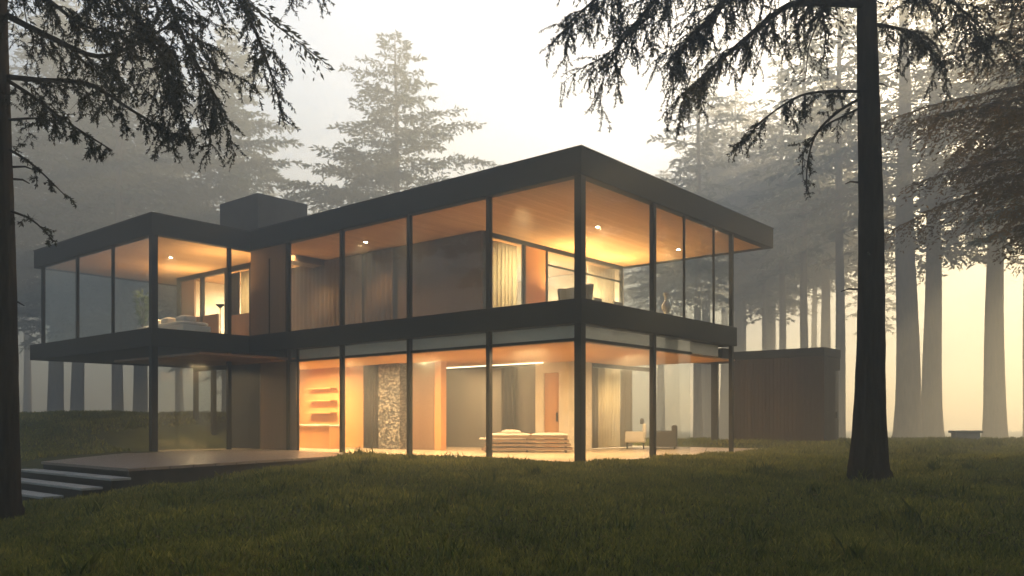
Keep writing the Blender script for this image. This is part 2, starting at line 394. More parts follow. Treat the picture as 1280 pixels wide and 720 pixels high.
# glass panes: (X0,Y0)-(X1,Y1) vertical sheets 12 mm thick
def pane(X0, Y0, X1, Y1, z0, z1, name='glass_pane', mat=None, t=.012):
    dx, dy = X1-X0, Y1-Y0; L = math.hypot(dx, dy); nx_, ny_ = -dy/L*t/2, dx/L*t/2
    m = MB().prism([(X0-nx_, Y0-ny_), (X1-nx_, Y1-ny_), (X1+nx_, Y1+ny_), (X0+nx_, Y0+ny_)], z0, z1)
    return hpart(name, m, mat or glass)
def glaze(pts, Yc=None, Xc=None, z0=0, z1=1, g=.09):
    for a, b in zip(pts[:-1], pts[1:]):
        s = 1 if b > a else -1
        if Yc is not None: pane(a+s*g, Yc, b-s*g, Yc, z0, z1)
        else: pane(Xc, a+s*g, Xc, b-s*g, z0, z1)
zU0, zU1 = SLT+.01, SOF-.01
glaze(fr, Yc=0, z0=zU0, z1=zU1)
glaze([0, 3.4, 5.14, 6.99, 8.2], Xc=0, z0=zU0, z1=zU1)
glaze([XW, -16.85, -19.65, -22.7], Yc=YW, z0=zU0, z1=zU1)
glaze([YW, -.83, 0], Xc=XW, z0=zU0, z1=zU1)
# lower glazing with a transom rail
for a, b in zip(fr[:-1], fr[1:]):
    pane(a-.1, 0, b+.1, 0, 0.01, CEL-.06); pane(a-.1, 0, b+.1, 0, CEL+.03, SLB-.01)
    hpart('transom', MB().box(b+.08, a-.12, -.04, .04, CEL-.05, CEL+.02), steel)
for a, b in ((0, 3.4), (3.4, 5.6)):
    pane(0, a+.1, 0, b-.1, 0.01, CEL-.06); pane(0, a+.1, 0, b-.1, CEL+.03, SLB-.01)
    hpart('transom', MB().box(-.04, .04, a+.12, b-.05, CEL-.05, CEL+.02), steel)
glaze([YW, -.83, 0], Xc=XW, z0=0.01, z1=SLB-.01)
# lower ceiling: wood, with a pale board added above the transom as painted reflection
hpart('lower_ceiling', MB().box(-11.7, -.35, .35, 5.9, CEL-.03, CEL+.02).box(-4.4, -.35, 5.9, 9.2, CEL-.03, CEL+.02), ceil_l)
hpart('reflection_board', MB().box(-11.7, -.3, .25, .3, CEL+.03, SLB-.003), reflect_band)
hpart('reflection_board', MB().box(-.3, -.25, .25, 7.8, CEL+.03, SLB-.003), reflect_band)
hpart('cove_light', MB().box(-13.4, -5.4, 5.45, 5.5, CEL-.075, CEL-.035), led_e)

# upper inner walls
iw = MB().box(-13.3, -5.75, 2.8, 3.0, SLT, SOF+.01)
hpart('inner_wall', iw, dark_w, label='dark timber board wall behind upper glass')
hpart('ceiling_beam', MB().box(-14.0, -13.35, .2, 5.0, SOF-.22, SOF+.01), dark_w)
# recess face to the right: posts, header, cill, glazing bars
X5 = -5.72
rf_ = MB()
for Y, w in ((2.95, .1), (4.85, .12), (6.05, .1), (8.05, .08), (10.75, .1)): rf_.box(X5-.05, X5+.05, Y-w/2, Y+w/2, SLT, SOF-.12)
rf_.box(X5-.05, X5+.05, 2.9, 10.8, SOF-.12, SOF+.01)
hpart('room_frame', rf_, steel)
hpart('window_bar', MB().box(X5-.03, X5+.03, 6.1, 10.7, SOF-.62, SOF-.56).box(X5-.03, X5+.03, 6.1, 10.7, SLT+.9, SLT+.94), steel)
hpart('wall_panel', MB().box(X5-.04, X5+.03, 4.91, 6.0, SLT, SOF-.13), oran_w)
for a, b in ((3.0, 4.79), (6.1, 8.01), (8.09, 10.7)): pane(X5, a, X5, b, SLT+.01, SOF-.13)
hpart('room_back_wall', MB().box(-13.3, -5.8, 10.9, 11.05, SLT, SOF).box(-13.45, -13.3, 2.8, 11.05, SLT, SOF), plaster)
# wing inner wall at Y ~ 1.2
wi = MB().box(-21.3, -21.05, 1.15, 1.3, SLT, SOF+.01).box(-21.3, -14.2, 1.15, 1.3, SOF-.16, SOF+.01)
for X in (-19.4, -17.6, -15.9): wi.box(X-.06, X+.06, 1.15, 1.3, SLT, SOF-.16)
hpart('room_frame', wi, steel)
hpart('wall_panel', MB().box(-21.0, -20.0, 1.2, 1.28, SLT, SOF-.17), mid_w)
hpart('wall_panel', MB().box(-19.9, -18.2, 1.2, 1.26, SLT, SLT+1.25).box(-17.5, -14.9, 1.2, 1.26, SLT, SLT+1.1), mid_w)
hpart('room_back_wall', MB().box(-21.2, -14.2, 6.9, 7.05, SLT, SOF).box(-21.35, -21.2, 1.35, 7.05, SLT, SOF), plaster)
# timber wall closing the upper facade between wing and main glass
hpart('timber_wall', MB().box(-14.0, -11.95, -.03, .05, SLT+.005, SOF-.005), mid_w)
hpart('door_frame', MB().box(-12.9, -12.84, -.05, -.035, SLT+.01, SOF-.4), steel)

# lower inner walls
hpart('wall_panel', MB().box(-15.6, -13.5, .0, .15, .004, CEL), darkp, label='charcoal wall panel below the wing')
hpart('timber_wall', MB().box(-13.45, -11.4, .0, .12, .004, CEL), mid_w)
hpart('entry_ceiling', MB().box(-17.4, -11.75, -3.2, 1.0, CEL+.03, CEL+.1), mid_w)
hpart('door_frame', MB().box(-18.0, -17.86, .05, .2, .004, CEL+.02).box(-16.75, -16.6, .05, .2, .004, CEL+.02).box(-18.0, -15.62, .05, .2, CEL-.12, CEL+.02), steel)
pane(-17.82, .12, -16.8, .12, .01, CEL-.13)
alc = MB().box(-15.5, -11.6, 3.0, 3.12, .004, CEL).box(-15.6, -15.5, .2, 3.1, .004, CEL)
hpart('alcove_wall', alc, oran_w)
hpart('alcove_ceiling', MB().box(-15.5, -11.7, .2, 3.0, CEL-.03, CEL+.02), ceil_l)
sh = MB()
for z in (1.25, 1.7, 2.15): sh.box(-14.6, -13.1, 2.7, 2.99, z, z+.04)
hpart('shelf', sh, oran_w)
hpart('dark_wall', MB().box(-11.6, -10.5, 3.0, 3.1, .004, CEL), darkp)
hpart('stone_pillar', MB().box(-10.5, -9.42, 2.75, 3.35, .004, CEL), stone, label='rough pale flecked stone pillar')
hpart('timber_wall', MB().box(-9.42, -8.05, 3.1, 3.22, .004, CEL), mid_w)
hpart('corner_post', MB().box(-8.05, -7.75, 3.05, 3.3, .004, CEL), oran_w, label='bright orange timber post')
hpart('corner_wall', MB().box(-10.85, -10.75, 3.3, 6.0, .004, CEL), mid_w)
gp = MB().box(-10.75, -8.35, 6.0, 6.06, .004, CEL-.1); hpart('sliding_panel', gp, greyp)
hpart('sliding_panel', MB().box(-8.4, -6.15, 6.08, 6.14, .004, CEL-.1), greyp)
hpart('panel_track', MB().box(-10.75, -5.9, 5.98, 6.16, CEL-.1, CEL), darkp)
hpart('cream_wall', MB().box(-6.1, -5.75, 5.95, 6.1, .004, CEL).box(-5.1, -4.7, 5.95, 6.1, .004, CEL).box(-5.75, -5.1, 5.95, 6.1, 2.6, CEL).box(-4.8, -4.7, 6.1, 7.3, .004, CEL), plaster)
dr = hpart('door', MB().box(-5.74, -5.11, 6.0, 6.06, .004, 2.59), oran_w, label='orange timber inner door')
MB().box(-5.2, -5.17, 5.92, 5.99, .95, 1.25).build('handle', steel, dr)
hpart('window_head', MB().box(-4.76, -4.66, 7.3, 11.3, CEL-.13, CEL+.01), steel)
hpart('canopy_beam', MB().box(-4.4, -.5, 8.6, 9.2, CEL+.03, SLB-.003), black)

# ---- things hanging or standing in the house (house coordinates)
def hthing(name, label, cat, X, Y, z, rot=0, group=None):
    return thing(name, label, cat, hw(X, Y, z), ROT+rot, group)
def curtain(X0, Y0, X1, Y1, z0, z1, mat, label, group='curtains in the house', folds=9, amp=.05):
    L = math.hypot(X1-X0, Y1-Y0); n = folds*8
    o = bpy.data.objects.new('curtain', None)
    m = MB()
    for i in range(n+1):
        t = i/n; y = amp*math.sin(t*folds*2*math.pi)+.3*amp*math.sin(t*folds*4.7+1)
        y0 = y*1.15
        m.v += [(t*L, y0, 0), (t*L, y, z1-z0)]
    for i in range(n): m.f.append((2*i, 2*i+2, 2*i+3, 2*i+1))
    o = m.build('curtain', mat, None, smooth=True, label=label, cat='curtain', group=group)
    o.location = hw(X0, Y0, z0); o.rotation_euler = (0, 0, ROT+math.atan2(Y1-Y0, X1-X0))
    s = o.modifiers.new('s', 'SOLIDIFY'); s.thickness = .006
    return o
curtain(-5.95, 3.05, -5.95, 4.75, SLT+.02, SOF-.14, cur_w, 'bright cream curtain beside the dark upper wall')
curtain(-5.95, 8.9, -5.95, 10.6, SLT+.02, SOF-.14, cur_w, 'cream curtain at the far end of the upper room')
curtain(-15.7, 2.6, -11.2, 2.6, SLT+.02, SOF-.06, cur_b, 'brown curtain behind the upper glass next to the wing', folds=18)
curtain(-11.1, 2.62, -9.6, 2.62, SLT+.02, SOF-.06, cloth('deep_brown_cloth', (.17, .1, .06), .2), 'brown curtain hanging against the dark upper wall', folds=6)
curtain(-17.9, 1.42, -17.0, 1.42, SLT+.02, SOF-.18, cur_d, 'dark curtain in the upper wing', folds=5)
curtain(-17.0, 1.45, -16.0, 1.45, SLT+.02, SOF-.18, cur_w, 'white curtain in the upper wing', folds=5)
curtain(-4.85, 7.35, -4.85, 7.9, .02, CEL-.13, cur_g, 'narrow grey curtain beside the cream ground floor wall', folds=3)
curtain(-4.85, 7.95, -4.85, 9.3, .02, CEL-.13, cur_w, 'lit cream curtain on the ground floor right of the corner column', folds=7)
curtain(-4.85, 9.4, -4.85, 10.1, .02, CEL-.13, cur_g, 'grey curtain behind the ground floor armchair', folds=4)
curtain(-11.5, 2.9, -10.6, 2.9, .02, CEL-.03, cur_d, 'dark curtain left of the stone pillar', folds=5)
curtain(-7.6, 5.9, -7.0, 5.9, .02, CEL-.12, cur_d, 'dark drape hanging between the grey sliding panels', folds=3)

# recessed downlights
def downlight(X, Y, z, label):
    o = hthing('downlight', label, 'ceiling light', X, Y, z, group='recessed ceiling downlights')
    MB().lathe([(.075, -.012), (.08, -.004), (.08, 0.02)]).build('trim_ring', steel, o)
    MB().lathe([(.05, -.018), (.055, -.013)]).build('lens', lamp_e, o)
    return o
for X, Y, l in ((-17.21, -1.26, 'small round downlight in the wing ceiling'), (-9.8, 1.59, 'downlight above the brown curtains, second column bay'),
                (-7.1, 1.02, 'downlight in front of the dark upper wall'), (-2.7, 4.72, 'downlight right of the corner column'),
                (-2.47, 9.29, 'downlight at the far right of the ceiling'), (-13.2, .9, 'downlight next to the dark ceiling beam')):
    downlight(X, Y, SOF+.015, l)
# lamps of the house
WARM = (1, .7, .36)
def area(X, Y, z, sx, sy, power, up=False, col=WARM, rot=(0, 0), spread=115):
    l = bpy.data.lights.new('lamp_light', 'AREA'); l.shape = 'RECTANGLE'; l.size = sx; l.size_y = sy; l.energy = power; l.color = col
    l.spread = R(spread)
    o = bpy.data.objects.new('lamp_light', l); C.objects.link(o); o.location = hw(X, Y, z)
    o.rotation_euler = (R(180) if up else 0, 0, ROT); return o
def uplighter(X, Y, z, power, label, h=1.0):
    o = hthing('floor_lamp', label, 'lamp', X, Y, z, group='floor lamps in the house')
    MB().lathe([(.14, 0), (.14, .02), (.015, .035), (.015, h)]).build('stand', steel, o, smooth=False)
    MB().lathe([(.03, h), (.16, h+.12), (.15, h+.13)]).build('lamp_shade', steel, o)
    area(X, Y, z+h+.16, .26, .26, power, up=True, spread=155)
    return o
LP = .3
uplighter(-4.9, 9.2, SLT, 260*LP, 'slim dark floor lamp at the far end of the upper living room')
uplighter(-4.9, 6.6, SLT, 200*LP, 'slim dark floor lamp beside the long upper table')
uplighter(-15.0, -.6, SLT, 110*LP, 'slim dark floor lamp in the upper wing')
uplighter(-19.0, .3, SLT, 110*LP, 'slim dark floor lamp at the back of the upper wing')
# ceiling panels inside the closed rooms and downlight beams
area(-7.6, 6.6, SOF-.02, 2.6, 5, 3000*LP, col=(1, .84, .6), spread=165); area(-17.8, 3.6, SOF-.02, 4, 2.6, 1500*LP, col=(1, .82, .56), spread=165)
for X, Y, p in ((-9.8, 1.4, 90), (-7.1, 1.02, 60), (-3, 1.5, 160), (-2.7, 4.72, 190), (-2.47, 8.6, 120), (-13.2, 1.2, 90), (-17.2, -1.26, 120)): area(X, Y, SOF-.02, .3, .3, p*LP)
for X, Y, p in ((-2.5, 1.2, 480), (-6.5, 1.2, 480), (-1.4, 4.6, 380), (-9.8, 1.1, 420), (-2.5, 8.4, 120), (-8.5, 4.7, 200)): area(X, Y, CEL-.05, .9, .15, p*LP, col=(1, .66, .33), spread=172)
area(-13.6, 1.2, CEL-.05, 1.6, .5, 700*LP, col=(1, .72, .36), spread=170)
area(-5.9, 9, CEL-.05, 1, 2.5, 300*LP, col=(1, .74, .42))
area(-15.5, -1.2, CEL-.02, .5, .5, 130*LP, spread=165)

# ---- furniture
# tiered slatted bench on the ground floor
b = hthing('slatted_bench', 'long low tiered slatted bench with pale cushions behind the glass, left of the corner column', 'bench', -4.75, 4.0, .0, R(38))
m = MB()
for k, z in enumerate((.07, .19, .31, .43)):
    for j in range(6): m.box(-1.5+.1*k, 1.3-.05*k, -.5+j*.17, -.5+j*.17+.14, z, z+.075)
m.build('slats', bench_w, b)
for x in (-1.25, -.1, 1.1):
    for y in (-.46, .44): MB().box(x-.03, x+.03, y-.03, y+.03, 0, .44).build('leg', steel, b)
cushion(-1.28, .0, -.5, .5, .51, .57).build('cushion', cream_m, b, smooth=True)
cushion(.03, 1.16, -.48, .48, .51, .57).build('cushion', cream_m, b, smooth=True)
cushion(-.9, -.3, -.4, .2, .602, .66).build('cushion', cream_m, b, smooth=True)
b = hthing('low_table', 'low dark table with a pale slab top left of the slatted bench', 'table', -6.5, 4.7, 0, R(38))
MB().prism([(-.75, -.45), (.7, -.5), (.8, .4), (-.6, .48)], .36, .42).build('tabletop', cream_m, b, bevel=.01)
for x in (-.5, .55):
    for y in (-.32, .32): MB().box(x-.03, x+.03, y-.03, y+.03, 0, .36).build('leg', steel, b)
b = hthing('magazine_stack', 'untidy stack of flat magazines on the low table', 'magazines', -6.5, 4.7, .42, R(38))
for k in range(4):
    a = .25*math.sin(k*2.1); ca, sa = math.cos(a), math.sin(a)
    MB().prism([(ca*x-sa*y, sa*x+ca*y) for x, y in ((-.2, -.14), (.2, -.14), (.2, .14), (-.2, .14))], k*.022, k*.022+.02).build('magazine', white if k % 2 else darkp, b)
# sofa
b = hthing('sofa', 'dark grey boxy sofa on the ground floor behind the second right column', 'sofa', -3.15, 9.5, 0, R(-62))
MB().box(-.8, .8, -.4, .45, .08, .4).build('base', sofa_m, b, bevel=.03)
MB().box(-.8, .8, .28, .45, .402, .82).build('backrest', sofa_m, b, bevel=.05)
for x in (-.88, .72): MB().box(x, x+.16, -.4, .45, .08, .62).build('armrest', sofa_m, b, bevel=.04)
for x in (-.7, 0): cushion(x, x+.7, -.38, .27, .402, .5, puff=.03).build('seat_cushion', sofa_m, b, smooth=True)
for x in (-.75, .7): MB().box(x, x+.05, -.35, -.3, 0, .08).box(x, x+.05, .35, .4, 0, .08).build('foot', steel, b)
# armchair with light seat
b = hthing('armchair', 'cream armchair with dark headrest in front of the grey ground floor curtain', 'armchair', -3.7, 8.5, 0, R(-60))
MB().box(-.35, .35, -.35, .35, .22, .38).build('seat', cream_m, b, bevel=.04)
MB().box(-.35, .35, .25, .37, .382, .88).build('backrest', cream_m, b, bevel=.04)
for x in (-.4, .32): MB().box(x, x+.08, -.33, .3, .25, .6).build('armrest', cream_m, b, bevel=.02)
cushion(-.22, .22, .16, .3, .86, 1.02).build('headrest', sofa_m, b, smooth=True)
for x in (-.3, .26):
    for y in (-.3, .26): MB().box(x, x+.04, y, y+.04, 0, .22).build('leg', steel, b)
# upper room: round-backed lounge chair as silhouette, dining table
b = hthing('lounge_chair', 'dark high-backed lounge chair seen beside the corner column upstairs', 'armchair', -3.3, 4.3, SLT, R(-20))
b.scale = (1.15, 1.15, 1.1)
m = MB()
prof = []
for i in range(9):
    a = R(-20+i*27.5); prof.append((math.cos(a)*.42, math.sin(a)*.42))
for (x0, y0), (x1, y1) in zip(prof[:-1], prof[1:]):
    L = math.hypot(x0, y0); s = 1.12
    m.v += []; n = len(m.v)
    m.v += [(x0, y0, .4), (x1, y1, .4), (x1*s, y1*s, .4), (x0*s, y0*s, .4), (x0*1.15, y0*1.15, 1.05+.25*max(0, y0)), (x1*1.15, y1*1.15, 1.05+.25*max(0, y1)), (x1*1.3, y1*1.3, 1.02+.25*max(0, y1)), (x0*1.3, y0*1.3, 1.02+.25*max(0, y0))]
    m.f += [tuple(n+i for i in q) for q in ((3,2,1,0),(4,5,6,7),(0,1,5,4),(1,2,6,5),(2,3,7,6),(3,0,4,7))]
m.build('backrest', darkp, b)
cushion(-.38, .38, -.38, .36, .32, .46).build('seat', darkp, b, smooth=True)
MB().lathe([(.25, 0), (.25, .02), (.03, .04), (.03, .31)]).build('pedestal', steel, b)
b = hthing('dining_table', 'long dark table behind the lounge chair upstairs', 'table', -4.2, 6.2, SLT, R(0))
MB().box(-.45, .45, -1.0, 1.0, .72, .76).build('tabletop', bench_w, b, bevel=.005)
for x in (-.4, .36):
    for y in (-.95, .9): MB().box(x, x+.05, y, y+.05, 0, .72).build('leg', steel, b)
def chair(X, Y, rot, label):
    b = hthing('dining_chair', label, 'chair', X, Y, SLT, rot, group='dining chairs at the upper table')
    MB().box(-.22, .22, -.22, .22, .42, .47).build('seat', darkp, b, bevel=.01)
    MB().box(-.22, .22, .19, .22, .6, .95).build('backrest', darkp, b, bevel=.008)
    for x in (-.21, .18):
        for y in (-.21, .19): MB().box(x, x+.03, y, y+.03, 0, .42 if y < 0 else .62).build('leg', steel, b)
chair(-3.5, 5.6, R(-90), 'dark dining chair on the window side of the upper table, nearer the corner column')
chair(-3.5, 6.8, R(-95), 'dark dining chair on the window side of the upper table, farther from the corner column')
# white figure-like vase on a plinth, upper right
b = hthing('vase', 'slender white vase on a low plinth behind the right upper glass', 'vase', -.35, 4.75, SLT)
MB().box(-.13, .13, -.13, .13, 0, .12).build('plinth', white, b)
MB().lathe([(.05, .12), (.13, .25), (.14, .36), (.06, .5), (.045, .58), (.09, .68), (.08, .72)]).build('body', white, b, smooth=True)
# leafy pot plant in the wing
def leaves(P, D, Ln, Wd, seedn=0, mat=None, name='crown', parent=None, fold=0):
    """rhombus leaves: centre base P, direction D, length, width (numpy)"""
    n = len(P); D = D/np.linalg.norm(D, axis=1, keepdims=True)
    r = RNG.normal(size=(n, 3)); S = np.cross(D, r); S /= np.linalg.norm(S, axis=1, keepdims=True)
    V = np.empty((n, 4, 3)); L = Ln[:, None]; W = Wd[:, None]
    V[:, 0] = P; V[:, 1] = P+D*L*.45+S*W*.5; V[:, 2] = P+D*L; V[:, 3] = P+D*L*.45-S*W*.5
    Fc = np.arange(n*4).reshape(n, 4)
    return np_mesh(name, V.reshape(-1, 3), Fc, mat, parent)
def pot_plant(X, Y, z, h, label):
    b = hthing('pot_plant', label, 'plant', X, Y, z)
    MB().lathe([(.13, 0), (.18, .3), (.16, .3)]).build('pot', white, b)
    n = 260; a = RNG.uniform(0, 6.28, n); t = RNG.uniform(0, 1, n)
    P = np.stack([np.cos(a)*.3*t*RNG.uniform(.2, 1, n), np.sin(a)*.3*t*RNG.uniform(.2, 1, n), .35+t*(h-.35)], 1)
    D = np.stack([np.cos(a), np.sin(a), RNG.uniform(-.2, 1.2, n)], 1)
    leaves(P, D, RNG.uniform(.14, .26, n), RNG.uniform(.04, .08, n), mat=plant_m, name='leaves', parent=b)
    m = MB()
    for k in range(5):
        a = k*1.3; m.ring([(0, 0, .25), (.08*math.cos(a), .08*math.sin(a), h*.5), (.2*math.cos(a), .2*math.sin(a), h*.9)], [.015, .01, .005], 5)
    m.build('stem', bark, b)
pot_plant(-17.0, -2.4, SLT, 1.5, 'leafy plant in a white pot behind the wing glass')
b = hthing('day_bed', 'long low white day bed with crumpled covers behind the wing glass', 'bed', -16.0, -1.8, SLT, R(0))
MB().box(-1.4, 1.6, -.5, .5, .05, .25).build('base', white, b, bevel=.02)
cushion(-1.38, 1.58, -.48, .48, .252, .38, puff=.05).build('mattress', white, b, smooth=True)
for x, s in ((-1.1, .5), (-.2, .45), (.8, .6)): cushion(x, x+s, -.35, .1, .40, .56, puff=.06).build('pillow', white, b, smooth=True)
b = hthing('wall_cabinet', 'long low cream cabinet beside the alcove glowing on the ground floor', 'cabinet', -13.5, 1.9, 0)
MB().box(-1.7, 1.7, -.25, .25, 0, .78).build('body', oran_w, b)
MB().box(-1.75, 1.75, -.3, .28, .782, .84).build('worktop', cream_m, b, bevel=.005)

# ------------------------------------------------------------------ terrace and steps
dk = MB().prism([(-7.35, -.37), (-5.45, -8.35), (-9.9, -8.35), (XW-.3, YW-.32), (XW+.28, YW-.32), (XW+.28, -.37)], -.06, 0)
terrace = thing('terrace', 'low timber terrace in front of the wing, with dark edge', 'terrace', (CX, CY, 0), ROT)
dk.build('deck_boards', deck_m, terrace)
MB().prism([(-7.39, -.38), (-5.5, -8.31), (-9.87, -8.31), (XW-.25, YW-.34), (XW+.24, YW-.34), (XW+.24, -.38)], -.8, -.062).build('deck_base', dconc, terrace)
steps = thing('garden_steps', 'three pale garden treads going down from the terrace by the left tree', 'steps', (CX, CY, 0), ROT)
for k, (x0, x1) in enumerate(((-5.2, -10.1), (-5.35, -11.0), (-5.95, -11.8))):
    z = -.17*(k+1); y1 = -8.40-.5*k
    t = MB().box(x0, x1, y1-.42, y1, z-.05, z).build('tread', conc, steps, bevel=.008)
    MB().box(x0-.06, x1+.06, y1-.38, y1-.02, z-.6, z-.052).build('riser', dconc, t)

# ------------------------------------------------------------------ shed
SX, SY = .58, 14.75
sx, sy, _ = hw(SX, SY)
sz = .16
shed = thing('garden_shed', 'brown timber clad flat roofed shed right of the house', 'shed', (sx, sy, sz), ROT)
SH = 3.55
m = MB().box(-3.6, -.001, .02, .12, -.4, SH-.33)
for k in range(24): m.box(-3.597+k*.15+.004, -3.597+(k+1)*.15-.008, 0, .019, -.4, SH-.335)
m.build('front_wall', shed_w, shed)
MB().box(-.12, 0, .12, 1.2, -.4, SH-.33).box(-.12, 0, 1.2, 1.72, 2.75, SH-.33).build('side_wall', shed_y, shed)
MB().box(-3.6, -3.48, .12, 1.6, -.4, SH-.33).build('end_wall', shed_y, shed)
MB().box(-3.48, -.12, 1.6, 1.72, -.4, SH-.33).build('rear_wall', shed_w, shed)
d = MB().box(-.10, -.04, 1.22, 1.68, -.3, 2.74).build('door', darkp, shed)
MB().box(-.03, .03, 1.3, 1.33, .9, 1.15).build('handle', steel, d)
MB().box(-5.6, .015, -.02, 1.75, SH-.32, SH).build('roof', black, shed, bevel=.01)
MB().box(-3.72, -3.6, 0, .12, -.4, SH-.325).build('post', steel, shed)
MB().box(-4.72, -4.45, .3, .45, -.4, SH-.325).build('post', darkp, shed)

# ------------------------------------------------------------------ bench far right
bx, by = 567/1045*33.6, 33.6
b = thing('stone_bench', 'small grey stone bench on the lawn edge at far right', 'bench', (bx, by, gz(bx, by)), 0)
MB().box(-.58, .58, -.24, .24, .3, .4).build('seat', conc, b, bevel=.02)
MB().box(-.5, .5, -.18, .18, -.1, .298).build('base', conc, b, bevel=.02)

# ------------------------------------------------------------------ trees
def path_pts(p0, az, L, rise, droop, n=6, wob=.05, rnd=random):
    pts = []; a = az
    for i in range(n+1):
        t = i/n; r = L*t
        pts.append(Vector((p0[0]+math.cos(a)*r, p0[1]+math.sin(a)*r, p0[2]+rise*t-droop*t*t)))
        a += rnd.uniform(-wob, wob)
    return pts
def trunk_mb(h, r0, rnd, sides=14, lean=.01, flare=1.5, n=14):
    m = MB(); P = []; Rr = []
    lx, ly = rnd.uniform(-lean, lean), rnd.uniform(-lean, lean)
    for i in range(n+1):
        t = (i/n)**1.5; z = t*h
        P.append((lx*z+.04*math.sin(z*.5+lx*90), ly*z+.04*math.sin(z*.4+2), z-.3 if i == 0 else z))
        r = r0*(1-t)**.8+.012
        r *= 1+(flare-1)*math.exp(-z/ .9)
        Rr.append(r)
    # root flare lobes
    m.ring(P, Rr, sides)
    for i, p in enumerate(P[:5]):
        for k in range(sides):
            v = m.v[i*sides+k]; dx, dy = v[0]-p[0], v[1]-p[1]; g = 1+.13*math.sin(k*2*math.pi/sides*5+lx*300)*math.exp(-p[2]/.7)
            m.v[i*sides+k] = (p[0]+dx*g, p[1]+dy*g, v[2])
    return m, P
def spray(pts, L, out_P, out_D, out_L, rnd, dens, leaf, hang, start=.12, side=.38):
    """foliage points on twigs leaving the limb on both sides"""
    n = int(dens*L)
    for i in range(n):
        t = start+(1-start)*(i+rnd.random())/n
        k = t*(len(pts)-1); a = int(min(k, len(pts)-2)); f = k-a
        p = pts[a].lerp(pts[a+1], f); d = (pts[a+1]-pts[a]).normalized()
        s = rnd.choice((-1, 1)); sv = Vector((-d.y, d.x, 0))*s
        tl = side*L*(1.05-t)**.7*rnd.uniform(.5, 1.1)*min(1, .35+t*2)
        td = (d*rnd.uniform(.5, 1)+sv*rnd.uniform(.5, 1.1)+Vector((0, 0, rnd.uniform(-.15, .12)))).normalized()
        m = max(2, int(tl/leaf*1.7))
        for j in range(m):
            u = (j+rnd.random())/m
            q = p+td*tl*u-Vector((0, 0, hang*u*u*tl))
            out_P.append(q); dd = td+Vector((rnd.gauss(0, .55), rnd.gauss(0, .55), rnd.gauss(-.25*hang-.1, .35)))
            out_D.append(dd); out_L.append(leaf*rnd.uniform(.7, 1.5))
def conifer_meshes(h, r0, crown0, rad, seed, nb=90, leaf=.34, dens=9, hang=.3, rise=.12, bare=.1, top_flat=1.0, limb_r=.05, width=.34, sides=12):
    rnd = random.Random(seed)
    tm, P = trunk_mb(h, r0, rnd, sides=sides)
    LP_, LD, LL = [], [], []
    for i in range(nb):
        t = (i+rnd.random()*.8)/nb
        z = crown0+(h-crown0)*t*.985
        prof = (1-t)**.8*(.75+.25*math.sin(t*math.pi*.9))+.04
        L = rad*prof*rnd.uniform(.5, 1.18)
        if t < .15: L *= .6+.4*t/.15
        az = i*2.399+rnd.uniform(-.5, .5)
        x = np.interp(z, [p[2] for p in P], [p[0] for p in P]); y = np.interp(z, [p[2] for p in P], [p[1] for p in P])
        pts = path_pts((x, y, z), az, L, rise*L*(1+t*2.2), .28*L*(1-t*.8)+.1, rnd=rnd)
        lr = max(.012, limb_r*L/rad)
        tm.ring(pts, [lr*(1-.85*k/6) for k in range(7)], 4, cap=False)
        spray(pts, L, LP_, LD, LL, rnd, dens, leaf, hang, start=bare)
    LP_ = np.array([tuple(p) for p in LP_]); LD = np.array([tuple(p) for p in LD]); LL = np.array(LL)
    return tm, LP_, LD, LL, width
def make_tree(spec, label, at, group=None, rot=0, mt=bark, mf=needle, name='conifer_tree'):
    tm, P_, D_, L_, w = conifer_meshes(**spec)
    root = thing(name, label, 'tree', at, rot, group)
    tm.build('trunk', mt, root, smooth=True)
    leaves(P_, D_, L_, L_*w, mat=mf, name='crown', parent=root)
    return root
def copy_tree(src, label, at, rot, sc=1, group=None, scz=None):
    r = src.copy(); C.objects.link(r); r.location = at; r.rotation_euler = (0, 0, rot); r.scale = (sc, sc, scz or sc); r['label'] = label
    if group and 'near wood' not in group: r.scale = [v*KD for v in r.scale]
    if group: r['group'] = group
    elif 'group' in r: del r['group']
    for ch in list(src.children):
        c = ch.copy(); C.objects.link(c); c.parent = r
    return r
KD = 1.7
def at_px(px, d, dz=0):
    d = d*KD
    x = (px-640)/1045*d; return (x, d, gz(x, d)-.05+dz)

FG = 'misty conifers behind the house'
# prototypes
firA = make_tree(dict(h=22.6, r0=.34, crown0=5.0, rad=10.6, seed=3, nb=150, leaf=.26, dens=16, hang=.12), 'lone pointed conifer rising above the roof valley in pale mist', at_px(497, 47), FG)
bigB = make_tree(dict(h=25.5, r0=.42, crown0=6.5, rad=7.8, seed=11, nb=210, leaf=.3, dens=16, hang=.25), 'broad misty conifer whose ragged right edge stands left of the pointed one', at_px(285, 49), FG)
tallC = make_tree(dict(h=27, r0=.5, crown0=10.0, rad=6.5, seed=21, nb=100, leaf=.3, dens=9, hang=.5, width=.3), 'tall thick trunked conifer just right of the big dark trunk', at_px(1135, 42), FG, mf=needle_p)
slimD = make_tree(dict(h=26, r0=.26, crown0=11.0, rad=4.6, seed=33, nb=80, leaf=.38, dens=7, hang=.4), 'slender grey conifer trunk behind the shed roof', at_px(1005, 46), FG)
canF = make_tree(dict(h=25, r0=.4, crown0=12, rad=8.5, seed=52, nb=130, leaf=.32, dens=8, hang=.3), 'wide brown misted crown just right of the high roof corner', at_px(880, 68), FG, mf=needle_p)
for t_ in (bigB, slimD, canF): t_.scale = (KD, KD, KD)
tallC.scale = (KD*1.25, KD*1.25, KD*1.05)
firA.scale = (KD, KD, (1.0+(525-40)/1045*47*KD-firA.location.z)/22.6)
rnd = random.Random(5)
copy_tree(bigB, 'misty conifer mass over the wing roof', at_px(175, 54), 1.3, 1.12, FG)
